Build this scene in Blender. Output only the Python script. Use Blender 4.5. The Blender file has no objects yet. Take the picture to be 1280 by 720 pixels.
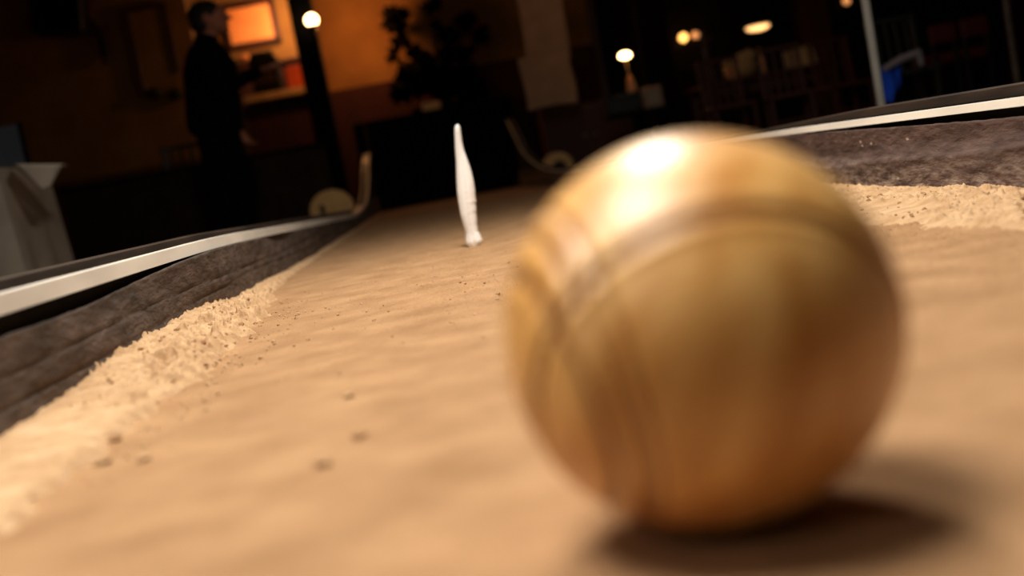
import bpy, math, random
import numpy as np
from mathutils import Vector, Matrix
random.seed(7); rng = np.random.default_rng(11)
scn = bpy.context.scene
C = scn.collection
R = math.radians

# ------------------------------------------------------------------ camera
F = 1500.0
H = 0.23                      # camera height above the lane
ROLL = R(10.6)
cr, sr = math.cos(ROLL), math.sin(ROLL)
def unroll(dx, dy): return dx*cr - dy*sr, dx*sr + dy*cr
va, vb = unroll(542-640, 225-360)          # vanishing point of the lane
PHI = math.atan(-vb/F); TH = math.atan(-va/F*math.cos(PHI))
fw = Vector((math.sin(TH)*math.cos(PHI), math.cos(TH)*math.cos(PHI), -math.sin(PHI)))
lr = Vector((math.cos(TH), -math.sin(TH), 0))
lu = Vector((math.sin(TH)*math.sin(PHI), math.cos(TH)*math.sin(PHI), math.cos(PHI)))
cx_ = cr*lr - sr*lu
cy_ = sr*lr + cr*lu
CAM = Vector((0, 0, H))
cam = bpy.data.cameras.new('camera'); co = bpy.data.objects.new('camera', cam); C.objects.link(co)
m = Matrix((cx_, cy_, -fw)).transposed().to_4x4(); m.translation = CAM
co.matrix_world = m
cam.sensor_width = 36; cam.lens = 36*F/1280; cam.clip_start = 0.02; cam.clip_end = 100
cam.dof.use_dof = True; cam.dof.focus_distance = 2.55
cam.dof.aperture_fstop = cam.lens/21.0
scn.camera = co
def ray(px, py): return fw + cx_*((px-640)/F) - cy_*((py-360)/F)
def at(px, py, Y):
    d = ray(px, py); return CAM + d*(Y/d.y)
def ground(px, py, z=0.0):
    d = ray(px, py); return CAM + d*((z-H)/d.z)

# ------------------------------------------------------------------ materials
def mat(name, col, rough=0.7, col2=None, scale=8, stretch=(1,1,1), bump=0.0, bscale=None, metal=0.0, detail=6,
        lo=.35, hi=.65, emit=None, estr=0, spec=.5, coat=0):
    M = bpy.data.materials.new(name); M.use_nodes = True
    nt = M.node_tree; N = nt.nodes; L = nt.links
    b = N['Principled BSDF']
    b.inputs['Base Color'].default_value = (*col, 1); b.inputs['Roughness'].default_value = rough
    b.inputs['Metallic'].default_value = metal; b.inputs['Specular IOR Level'].default_value = spec
    b.inputs['Coat Weight'].default_value = coat
    if emit:
        b.inputs['Emission Color'].default_value = (*emit, 1); b.inputs['Emission Strength'].default_value = estr
    tc = N.new('ShaderNodeTexCoord'); mp = N.new('ShaderNodeMapping')
    mp.inputs['Scale'].default_value = stretch; L.new(tc.outputs['Object'], mp.inputs['Vector'])
    if col2:
        n = N.new('ShaderNodeTexNoise'); n.inputs['Scale'].default_value = scale; n.inputs['Detail'].default_value = detail
        L.new(mp.outputs[0], n.inputs['Vector'])
        r = N.new('ShaderNodeValToRGB'); r.color_ramp.elements[0].position = lo; r.color_ramp.elements[1].position = hi
        r.color_ramp.elements[0].color = (*col, 1); r.color_ramp.elements[1].color = (*col2, 1)
        L.new(n.outputs['Fac'], r.inputs['Fac']); L.new(r.outputs[0], b.inputs['Base Color'])
    if bump:
        n2 = N.new('ShaderNodeTexNoise'); n2.inputs['Scale'].default_value = bscale or scale*3; n2.inputs['Detail'].default_value = 5
        L.new(mp.outputs[0], n2.inputs['Vector'])
        bp = N.new('ShaderNodeBump'); bp.inputs['Strength'].default_value = bump; bp.inputs['Distance'].default_value = .01
        L.new(n2.outputs['Fac'], bp.inputs['Height']); L.new(bp.outputs[0], b.inputs['Normal'])
    return M

def s2l(*c): return tuple(((x/255+.055)/1.055)**2.4 if x > 10 else x/255/12.92 for x in c)
M_dirt = mat('packed_dirt', s2l(164,130,97), .95, s2l(188,153,118), 9, detail=15, lo=.3, hi=.7, bump=.6, bscale=240, spec=.1)
M_ridge = mat('loose_dirt', s2l(186,154,120), .95, s2l(208,178,144), 22, detail=12, bump=.4, bscale=400, spec=.1)
M_strip = mat('pale_metal_strip', s2l(196,190,182), .5, s2l(222,216,206), 9, stretch=(1,.2,1), metal=.0, spec=.4)
M_plank = mat('dark_plank', s2l(48,36,28), .7, s2l(78,62,50), 14, stretch=(1,.15,1), bump=.2)
M_black = mat('black_cloth', (.003,.003,.003), .95, (.006,.005,.005), 20, spec=.1)
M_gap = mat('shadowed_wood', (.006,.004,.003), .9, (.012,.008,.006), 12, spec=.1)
M_feather = mat('white_feather', (.93,.91,.90), .75, (.99,.98,.97), 60, stretch=(1,1,.2))
M_wallup = mat('tan_plaster', s2l(128,88,42), .9, s2l(146,104,52), 2)
M_walllow = mat('dark_red_panel', s2l(50,4,4), .8, s2l(62,6,6), 3, stretch=(2,2,.3))
M_floor = mat('dark_floor', s2l(58,40,30), .6, s2l(74,52,38), 3)
M_ceil = mat('dark_ceiling', (.012,.009,.007), .9, (.018,.013,.01), 2)
M_darkwood = mat('dark_wood', s2l(62,30,18), .5, s2l(84,42,24), 8, stretch=(1,1,.2), bump=.1)
M_redwood = mat('reddish_wood', s2l(64,20,12), .6, s2l(78,26,16), 8, stretch=(1,1,.2))
M_tanwood = mat('tan_wood', s2l(190,150,96), .55, s2l(206,166,110), 8, stretch=(1,1,.2))
M_paper = mat('pale_paper', s2l(166,136,112), .85, s2l(178,148,124), 6)
M_cloth = mat('white_tablecloth', s2l(168,155,140), .9, s2l(186,172,156), 5, bump=.1)
M_sheet = mat('white_paper', s2l(212,198,180), .9, s2l(224,210,192), 5)
M_greyblue = mat('grey_blue_paint', s2l(104,112,122), .8, s2l(114,122,132), 3)
M_suit = mat('black_clothing', (.0025,.0025,.003), .95, (.004,.004,.005), 25, spec=.1)
M_skin = mat('skin', s2l(176,112,86), .6, s2l(186,122,94), 20)
M_hair = mat('dark_hair', (.008,.006,.005), .7, (.014,.010,.008), 80)
M_dim = mat('dim_brown_wood', s2l(34,23,15), .8, s2l(42,30,20), 9, spec=.1)
M_leaf = mat('dark_leaf', s2l(7,4,2), .9, s2l(12,8,4), 9, spec=.05)
M_pot = mat('dark_pot', s2l(5,3,2), .9, s2l(8,5,3), 6, spec=.05)
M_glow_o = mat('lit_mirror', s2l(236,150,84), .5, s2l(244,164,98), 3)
M_bulb = mat('glowing_globe', (1,.8,.5), .4, emit=(1,.62,.28), estr=13)
M_bulb2 = mat('glowing_amber', (1,.7,.3), .4, emit=(1,.50,.13), estr=3.2)
M_bulb3 = mat('glowing_dim', (1,.6,.3), .4, emit=(1,.42,.15), estr=.9)
M_shade = mat('glowing_shade', (1,.8,.6), .5, emit=(1,.55,.22), estr=1.7)
M_glass = mat('glowing_amber_glass', s2l(190,120,70), .15, emit=(1,.4,.12), estr=.03)  # slight emission put in, so tumbler and bottle glow though unlit
M_pole = mat('grey_painted_metal', s2l(150,146,138), .5, s2l(162,158,150), 6)
M_blue = mat('blue_fabric', s2l(10,70,190), .85, s2l(16,86,214), 9)
M_greyc = mat('grey_fabric', s2l(120,112,118), .85, s2l(134,124,128), 9)
M_redc = mat('dark_red_vinyl', s2l(74,8,8), .6, s2l(86,11,11), 5)
M_blackbox = mat('black_plastic', (.006,.006,.006), .5, (.01,.01,.01), 10)
M_tag = mat('tan_card', s2l(226,180,126), .8, s2l(236,192,138), 10)
M_block = mat('pale_wood_block', s2l(200,158,98), .6, s2l(214,172,110), 12, stretch=(1,.3,1))
M_slot = mat('dark_hole', s2l(56,34,18), .8, s2l(64,40,22), 12)

# worn grey-brown side boards: scratches along the lane, pale dust toward the foot
def side_mat(name, c1, c2, dust_amt, dustc):
    M = mat(name, c1, .8, c2, 22, stretch=(1,.35,1.2), bump=.55, bscale=70, lo=.3, hi=.7, spec=.15)
    nt = M.node_tree; N = nt.nodes; L = nt.links; b = N['Principled BSDF']
    base = b.inputs['Base Color'].links[0].from_socket
    g = N.new('ShaderNodeNewGeometry'); sp = N.new('ShaderNodeSeparateXYZ'); L.new(g.outputs['Position'], sp.inputs[0])
    mr = N.new('ShaderNodeMapRange'); mr.inputs['From Min'].default_value = 0.095; mr.inputs['From Max'].default_value = 0.0
    L.new(sp.outputs['Z'], mr.inputs['Value'])
    n = N.new('ShaderNodeTexNoise'); n.inputs['Scale'].default_value = 55; n.inputs['Detail'].default_value = 8; n.inputs['Roughness'].default_value = .7
    vm = N.new('ShaderNodeVectorMath'); vm.operation = 'MULTIPLY'; vm.inputs[1].default_value = (1, .22, 1); L.new(g.outputs['Position'], vm.inputs[0])
    L.new(vm.outputs[0], n.inputs['Vector'])
    r = N.new('ShaderNodeValToRGB'); r.color_ramp.elements[0].position = .43; r.color_ramp.elements[1].position = .66
    L.new(n.outputs['Fac'], r.inputs['Fac'])
    mu = N.new('ShaderNodeMath'); mu.operation = 'MULTIPLY'; L.new(mr.outputs[0], mu.inputs[0]); L.new(r.outputs[0], mu.inputs[1])
    # sparse pale specks anywhere
    v = N.new('ShaderNodeTexVoronoi'); v.inputs['Scale'].default_value = 34; vm2 = N.new('ShaderNodeVectorMath'); vm2.operation = 'MULTIPLY'; vm2.inputs[1].default_value = (1, .4, 1); L.new(g.outputs['Position'], vm2.inputs[0])
    L.new(vm2.outputs[0], v.inputs['Vector'])
    rs = N.new('ShaderNodeValToRGB'); rs.color_ramp.elements[0].position = .05; rs.color_ramp.elements[1].position = .16
    rs.color_ramp.elements[0].color = (1,1,1,1); rs.color_ramp.elements[1].color = (0,0,0,1)
    L.new(v.outputs['Distance'], rs.inputs['Fac'])
    nz = N.new('ShaderNodeTexNoise'); nz.inputs['Scale'].default_value = 5; L.new(g.outputs['Position'], nz.inputs['Vector'])
    rz = N.new('ShaderNodeValToRGB'); rz.color_ramp.elements[0].position = .5; rz.color_ramp.elements[1].position = .62
    L.new(nz.outputs['Fac'], rz.inputs['Fac'])
    m2 = N.new('ShaderNodeMath'); m2.operation = 'MULTIPLY'; L.new(rs.outputs[0], m2.inputs[0]); L.new(rz.outputs[0], m2.inputs[1])
    ad = N.new('ShaderNodeMath'); ad.operation = 'ADD'; ad.use_clamp = True; L.new(mu.outputs[0], ad.inputs[0]); L.new(m2.outputs[0], ad.inputs[1])
    m3 = N.new('ShaderNodeMath'); m3.operation = 'MULTIPLY'; L.new(ad.outputs[0], m3.inputs[0]); m3.inputs[1].default_value = dust_amt
    mx = N.new('ShaderNodeMix'); mx.data_type = 'RGBA'; L.new(m3.outputs[0], mx.inputs['Factor'])
    L.new(base, mx.inputs['A']); mx.inputs['B'].default_value = (*dustc, 1)
    L.new(mx.outputs['Result'], b.inputs['Base Color'])
    return M
M_sideL = side_mat('worn_side_left', s2l(72,63,58), s2l(112,100,94), .35, s2l(170,140,110))
M_sideR = side_mat('worn_side_right', s2l(72,57,53), s2l(108,90,84), .8, s2l(196,180,166))

# ball wood
def ball_mat(axis):
    M = bpy.data.materials.new('varnished_wood'); M.use_nodes = True
    nt = M.node_tree; N = nt.nodes; L = nt.links; b = N['Principled BSDF']
    tc = N.new('ShaderNodeTexCoord')
    mp = N.new('ShaderNodeMapping'); mp.inputs['Rotation'].default_value = axis
    mp2 = N.new('ShaderNodeMapping'); mp2.inputs['Scale'].default_value = (11, 11, .9)
    L.new(tc.outputs['Object'], mp.inputs['Vector']); L.new(mp.outputs[0], mp2.inputs['Vector'])
    n = N.new('ShaderNodeTexNoise'); n.inputs['Scale'].default_value = 3.2; n.inputs['Detail'].default_value = 3; n.inputs['Roughness'].default_value = .45
    L.new(mp2.outputs[0], n.inputs['Vector'])
    r = N.new('ShaderNodeValToRGB'); e = r.color_ramp.elements
    e[0].position = .32; e[0].color = (*s2l(204,142,62), 1); e[1].position = .66; e[1].color = (*s2l(240,192,120), 1)
    L.new(n.outputs['Fac'], r.inputs['Fac'])
    at_ = N.new('ShaderNodeAttribute'); at_.attribute_name = 'groove'
    mx = N.new('ShaderNodeMix'); mx.data_type = 'RGBA'; L.new(at_.outputs['Fac'], mx.inputs['Factor'])
    L.new(r.outputs[0], mx.inputs['A']); mx.inputs['B'].default_value = (*s2l(120,62,14), 1)
    L.new(mx.outputs['Result'], b.inputs['Base Color'])
    b.inputs['Roughness'].default_value = .42; b.inputs['Coat Weight'].default_value = 1.0; b.inputs['Coat Roughness'].default_value = .46
    return M

# ------------------------------------------------------------------ mesh helpers
def link(name, verts, faces, material, parent=None, smooth=False):
    me = bpy.data.meshes.new(name)
    if isinstance(verts, np.ndarray):
        me.vertices.add(len(verts)); me.vertices.foreach_set('co', verts.astype(np.float32).ravel())
        nf = len(faces); k = faces.shape[1]
        me.loops.add(nf*k); me.loops.foreach_set('vertex_index', faces.astype(np.int32).ravel())
        me.polygons.add(nf); me.polygons.foreach_set('loop_start', np.arange(0, nf*k, k, dtype=np.int32))
        me.polygons.foreach_set('loop_total', np.full(nf, k, dtype=np.int32))
        me.update(calc_edges=True); me.validate()
    else:
        me.from_pydata([tuple(v) for v in verts], [], faces)
    if smooth: me.polygons.foreach_set('use_smooth', [True]*len(me.polygons))
    me.materials.append(material); me.update()
    o = bpy.data.objects.new(name, me); C.objects.link(o)
    if parent: o.parent = parent
    return o
def tag(o, label=None, cat=None, group=None, kind=None):
    if label: o['label'] = label
    if cat: o['category'] = cat
    if group: o['group'] = group
    if kind: o['kind'] = kind
    return o
def thing(name, loc, label, cat, group=None, rz=0):
    o = bpy.data.objects.new(name, None); C.objects.link(o); o.location = loc; o.rotation_euler.z = rz
    o.empty_display_size = .1
    return tag(o, label, cat, group)
def copy_thing(o, loc, label, rz=0, scale=1):
    c = o.copy(); C.objects.link(c); c.location = loc; c.rotation_euler.z = rz; c['label'] = label; c.scale = (scale,)*3
    for ch in list(o.children):
        d = ch.copy(); C.objects.link(d); d.parent = c
        for g in list(ch.children):
            e = g.copy(); C.objects.link(e); e.parent = d
    return c
class MB:
    def __init__(s): s.v = []; s.f = []
    def add(s, vs, fs):
        b = len(s.v); s.v += [Vector(v) for v in vs]; s.f += [tuple(i+b for i in f) for f in fs]; return s
    def box(s, c, size, rot=None, bev=.006):
        # box with chamfered vertical + horizontal edges (26-vertex style via 3 shells)
        hx, hy, hz = (d/2 for d in size); b = min(bev, hx*.4, hy*.4, hz*.4)
        vs = []
        def ringv(x, y, z): return [(-x+b,-y,z),(x-b,-y,z),(x,-y+b,z),(x,y-b,z),(x-b,y,z),(-x+b,y,z),(-x,y-b,z),(-x,-y+b,z)]
        vs += ringv(hx-b, hy-b, -hz) + ringv(hx, hy, -hz+b) + ringv(hx, hy, hz-b) + ringv(hx-b, hy-b, hz)
        fs = [tuple(range(7,-1,-1)), tuple(range(24,32))]
        for k in range(3):
            for i in range(8):
                j = (i+1) % 8; fs.append((k*8+i, k*8+j, k*8+8+j, k*8+8+i))
        M_ = rot or Matrix.Identity(3)
        return s.add([M_ @ Vector(v) + Vector(c) for v in vs], fs)
    def bar(s, p0, p1, w, d=None, bev=.004):
        p0, p1 = Vector(p0), Vector(p1); dv = p1-p0
        return s.box((p0+p1)/2, (w, d or w, dv.length), dv.to_track_quat('Z', 'Y').to_matrix(), bev)
    def capsule(s, p0, p1, r0, r1, n=14, sq=(1,1), cap=4):
        p0, p1 = Vector(p0), Vector(p1); dv = p1-p0; L = dv.length
        q = dv.to_track_quat('Z', 'Y').to_matrix() if L > 1e-6 else Matrix.Identity(3)
        rings = []
        for k in range(cap+1):
            a = -math.pi/2 + math.pi/2*k/cap; rings.append((r0*math.sin(a), max(r0*math.cos(a), 1e-4)))
        for k in range(cap+1):
            a = math.pi/2*k/cap; rings.append((L + r1*math.sin(a), max(r1*math.cos(a), 1e-4)))
        vs = [p0 + q @ Vector((r*math.cos(2*math.pi*i/n)*sq[0], r*math.sin(2*math.pi*i/n)*sq[1], z)) for z, r in rings for i in range(n)]
        fs = [(k*n+i, k*n+(i+1) % n, (k+1)*n+(i+1) % n, (k+1)*n+i) for k in range(len(rings)-1) for i in range(n)]
        fs += [tuple(range(n-1,-1,-1)), tuple((len(rings)-1)*n+i for i in range(n))]
        return s.add(vs, fs)
    def ell(s, c, r, n=18, mrot=None):
        m_ = n//2; vs = []; c = Vector(c); mr = mrot or Matrix.Identity(3)
        for k in range(1, m_):
            a = math.pi*k/m_ - math.pi/2
            for i in range(n):
                t = 2*math.pi*i/n; vs.append(c + mr @ Vector((r[0]*math.cos(a)*math.cos(t), r[1]*math.cos(a)*math.sin(t), r[2]*math.sin(a))))
        fs = [(k*n+i, k*n+(i+1) % n, (k+1)*n+(i+1) % n, (k+1)*n+i) for k in range(m_-2) for i in range(n)]
        vs += [c - mr @ Vector((0,0,r[2])), c + mr @ Vector((0,0,r[2]))]
        b, t_ = len(vs)-2, len(vs)-1
        fs += [(b, (i+1) % n, i) for i in range(n)] + [(t_, (m_-2)*n+i, (m_-2)*n+(i+1) % n) for i in range(n)]
        return s.add(vs, fs)
    def lathe(s, c, prof, n=24):
        c = Vector(c)
        vs = [c + Vector((r*math.cos(2*math.pi*i/n), r*math.sin(2*math.pi*i/n), z)) for r, z in prof for i in range(n)]
        fs = [(k*n+i, k*n+(i+1) % n, (k+1)*n+(i+1) % n, (k+1)*n+i) for k in range(len(prof)-1) for i in range(n)]
        fs += [tuple(range(n-1,-1,-1)), tuple((len(prof)-1)*n+i for i in range(n))]
        return s.add(vs, fs)
    def build(s, name, material, parent=None, smooth=False): return link(name, s.v, s.f, material, parent, smooth)
def remesh(o, voxel, it=4, fac=.5):
    md = o.modifiers.new('r', 'REMESH'); md.mode = 'VOXEL'; md.voxel_size = voxel; md.use_smooth_shade = True
    sm = o.modifiers.new('s', 'SMOOTH'); sm.iterations = it; sm.factor = fac
    bpy.context.view_layer.update()
    dg = bpy.context.evaluated_depsgraph_get()
    me = bpy.data.meshes.new_from_object(o.evaluated_get(dg))
    o.modifiers.clear(); old = o.data; o.data = me; me.name = old.name
    bpy.data.meshes.remove(old)
    return o

# numpy value noise
_T = rng.random((256, 256)).astype(np.float32)
def vnoise(x, y):
    xi = np.floor(x).astype(int); yi = np.floor(y).astype(int); fx = x-xi; fy = y-yi
    fx = fx*fx*fx*(fx*(fx*6-15)+10); fy = fy*fy*fy*(fy*(fy*6-15)+10)
    a = _T[xi & 255, yi & 255]; b = _T[(xi+1) & 255, yi & 255]; c = _T[xi & 255, (yi+1) & 255]; d = _T[(xi+1) & 255, (yi+1) & 255]
    return (a*(1-fx)+b*fx)*(1-fy) + (c*(1-fx)+d*fx)*fy
def fbm(x, y, f, o=4, g=.5):
    t = 0; a = 1; n = 0
    for k in range(o):
        t = t + a*(vnoise(x*f + 17.3*k, y*f - 9.1*k) - .5); n += a; a *= g; f *= 2.03
    return t/n*2
def grid(xs, ys, zf):
    X, Y = np.meshgrid(xs, ys); Z = zf(X, Y)
    v = np.stack([X, Y, Z], -1).reshape(-1, 3)
    nx, ny = len(xs), len(ys)
    i = (np.arange(ny-1)[:, None]*nx + np.arange(nx-1)[None, :]).ravel()
    return v, np.stack([i, i+1, i+nx+1, i+nx], -1)
def ysteps(y0, y1, mn, k):
    ys = [y0]
    while ys[-1] < y1: ys.append(ys[-1] + max(mn, k*ys[-1]))
    return np.array(ys)
def ss(a, b, x):
    t = np.clip((x-a)/(b-a), 0, 1); return t*t*(3-2*t)

# ------------------------------------------------------------------ lane
XL, XR, YE = -.575, 1.11, 13.0
def xr_at(Y): return XR - .235*np.clip((Y-7.5)/4.0, 0, 1)
def lane_z(X, Y):
    z = .0022*fbm(X, Y*.6, 3.1, 3)
    z += .0005*fbm(X, Y, 38, 3)
    rough = ss(1.2, 2.2, Y)*(1-ss(3.6, 4.6, Y))*ss(-.35, -.05, X)*(.4+.6*ss(.2, .7, vnoise(X*5+3, Y*2.2)))
    lump = np.clip(vnoise(X*95, Y*95)-.62, 0, 1)
    lump2 = np.clip(vnoise(X*48+9, Y*48)-.74, 0, 1)
    g_ = fbm(X+2, Y, 120, 3, .7); z += .001*g_
    z += .0022*g_*rough
    z += lump*.009*(.14+rough) + lump2*.014*(.1+rough)
    z -= np.clip(.20-vnoise(X*60+40, Y*60), 0, 1)*.03*(rough+.06)
    return z
v, f = grid(np.arange(XL-.01, XR+.012, .003), ysteps(.42, YE, .003, .0022), lane_z)
lane = link('dirt_lane', v, f, M_dirt, smooth=True); tag(lane, 'packed tan dirt lane running to the black backstop', 'lane', kind='structure')

def crumbly(X, Y):
    wx = X + .012*fbm(X, Y, 40, 2); wy = Y + .012*fbm(X+5, Y-3, 40, 2)
    c = .55*np.abs(fbm(wx, wy, 24, 3, .6))
    c = c + .75*np.clip(vnoise(wx*70, wy*70)-.55, 0, 1)*1.3 + .55*np.clip(vnoise(wx*128+3, wy*128)-.5, 0, 1) + .35*np.clip(vnoise(wx*230, wy*230+7)-.45, 0, 1)
    c = c - .55*np.clip(.26-vnoise(wx*36+11, wy*36), 0, 1)*3*ss(.3,.6,vnoise(X*7,Y*7+4))
    return c
def ridgeL(X, Y):
    d = X - XL
    w = .165*(1-.75*ss(2.2, 4.2, Y)) * (1 + .25*fbm(Y, Y*0+3, 5, 3)) * (1 + .16*fbm(Y, Y*0+11, 22, 3))
    prof = np.clip(1-d/np.maximum(w, .02), 0, 1)
    h = .026 + .020*ss(1.7, 2.1, Y)*(1-ss(2.7, 3.2, Y)) - .014*ss(3, 5, Y)
    crumb = crumbly(X, Y)
    act = .26 + .94*ss(1.5, 1.95, Y)*(1-ss(2.8, 4.5, Y))
    act = act*(.45 + .55*ss(.75, .45, prof))*ss(.30, .62, vnoise(X*9+5, Y*6)+.12+.2*ss(1.6, 1.9, Y)*(1-ss(2.4,3,Y)))
    edge = ss(0, .22, prof)
    near = ss(1.95, 1.5, Y)
    z = h*(prof**.6)*(1-.5*near) + near*.011*ss(.0, .16, prof-.05*fbm(X, Y, 30, 2)) + (crumb*.030*act - .004)*edge - .005*(1-edge)
    return z
v, f = grid(np.arange(XL-.012, XL+.235, .002), ysteps(.9, 11.5, .0022, .0016), ridgeL)
o = link('dirt_ridge', v, f, M_ridge, smooth=True)
tag(o, 'crumbly heap of loose tan dirt along the left side board', 'dirt', kind='stuff')
def ridgeR(X, Y):
    d = XR - X
    w = .33*(1-.6*ss(2.9, 4.5, Y)) * (1 + .2*fbm(Y, Y*0+8, 4, 3))
    prof = np.clip(1-d/w, 0, 1)
    crumb = crumbly(X+3, Y)*(.25+.75*ss(.0, .06, d))*ss(.25, .6, vnoise(X*8+2, Y*5)+.15)
    edge = ss(0, .2, prof)
    return .014*(prof**.5)*(1+.5*ss(.1,.2,d))*(1-.6*ss(3.2,5,Y)) + (crumb*.019*(1-.7*ss(3.2,4.5,Y)) - .003)*edge - .005*(1-edge)
v, f = grid(np.arange(XR-.42, XR+.012, .0025), ysteps(1.2, 7.4, .0025, .002), ridgeR)
o = link('dirt_ridge', v, f, M_ridge, smooth=True)
tag(o, 'crumbly bank of loose tan dirt along the right side board', 'dirt', kind='stuff')

# crumbs scattered (uncountable) + a few larger clods
def lump_mesh(r, seed, sub=9):
    mb = MB(); mb.ell((0,0,0), (r, r*.9, r*.75), sub)
    rr = random.Random(seed)
    for vv in mb.v: vv *= 1 + rr.uniform(-.38, .25)
    return mb
protos = [lump_mesh(1, s, 10) for s in range(14)]
crumbs = MB()
def scatter(n, fx, fy, zf, rlo, rhi):
    for _ in range(n):
        x, y = fx(), fy(); z = float(zf(np.array([x]), np.array([y]))[0])
        r = rlo + (rhi-rlo)*random.random()**3
        p = random.choice(protos); q = Matrix.Rotation(random.uniform(0, 6.28), 3, 'Z')
        crumbs.add([q @ vv*r + Vector((x, y, z + r*.3)) for vv in p.v], p.f)
scatter(520, lambda: XL + .03 + .14*random.random(), lambda: random.triangular(1.5, 4.0, 2.1), ridgeL, .0012, .0068)
scatter(260, lambda: XL + .13 + .12*random.random(), lambda: random.triangular(1.0, 3.4, 1.9), lane_z, .0012, .005)
scatter(300, lambda: XR - .02 - .32*random.random(), lambda: random.uniform(1.7, 3.6), ridgeR, .0012, .006)
scatter(420, lambda: random.uniform(-.32, .6), lambda: random.triangular(1.3, 4.4, 2.5), lane_z, .0008, .004)
crumbs = crumbs.build('dirt_crumbs', M_ridge)
tag(crumbs, 'tiny loose dirt crumbs sprinkled over the lane and its banks', 'dirt', kind='stuff')
clods = [((450,549), .0045, 'dark clod of dirt left of the ball, middle one of three in open lane'),
         ((405,583), .005, 'clod of dirt left of the ball, lowest of three in open lane'),
         ((180,578), .0045, 'tan clod of dirt, rightmost of three near the foot of the left heap'),
         ((128,582), .0055, 'clod of dirt, lower left of three near the foot of the left heap'),
         ((146,552), .0045, 'brown clod of dirt, uppermost of three near the foot of the left heap'),
         ((252,470), .005, 'small clod of dirt beside the crumbliest stretch of the left heap'),
         ((436,497), .0045, 'small clod of dirt left of the ball, highest of three in open lane')]
for k, ((px, py), r, lab) in enumerate(clods):
    p = ground(px, py); mb = lump_mesh(r*1.4, 50+k, 14)
    for vv in mb.v: vv.x *= 1.2; vv.z *= .8
    o = mb.build('dirt_clod', M_dirt if k in (0, 4) else M_ridge, smooth=True)
    o.location = (p.x, p.y, float(lane_z(np.array([p.x]), np.array([p.y]))[0]) + r*.5)
    tag(o, lab, 'clod', 'larger clods lying on the lane')

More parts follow.
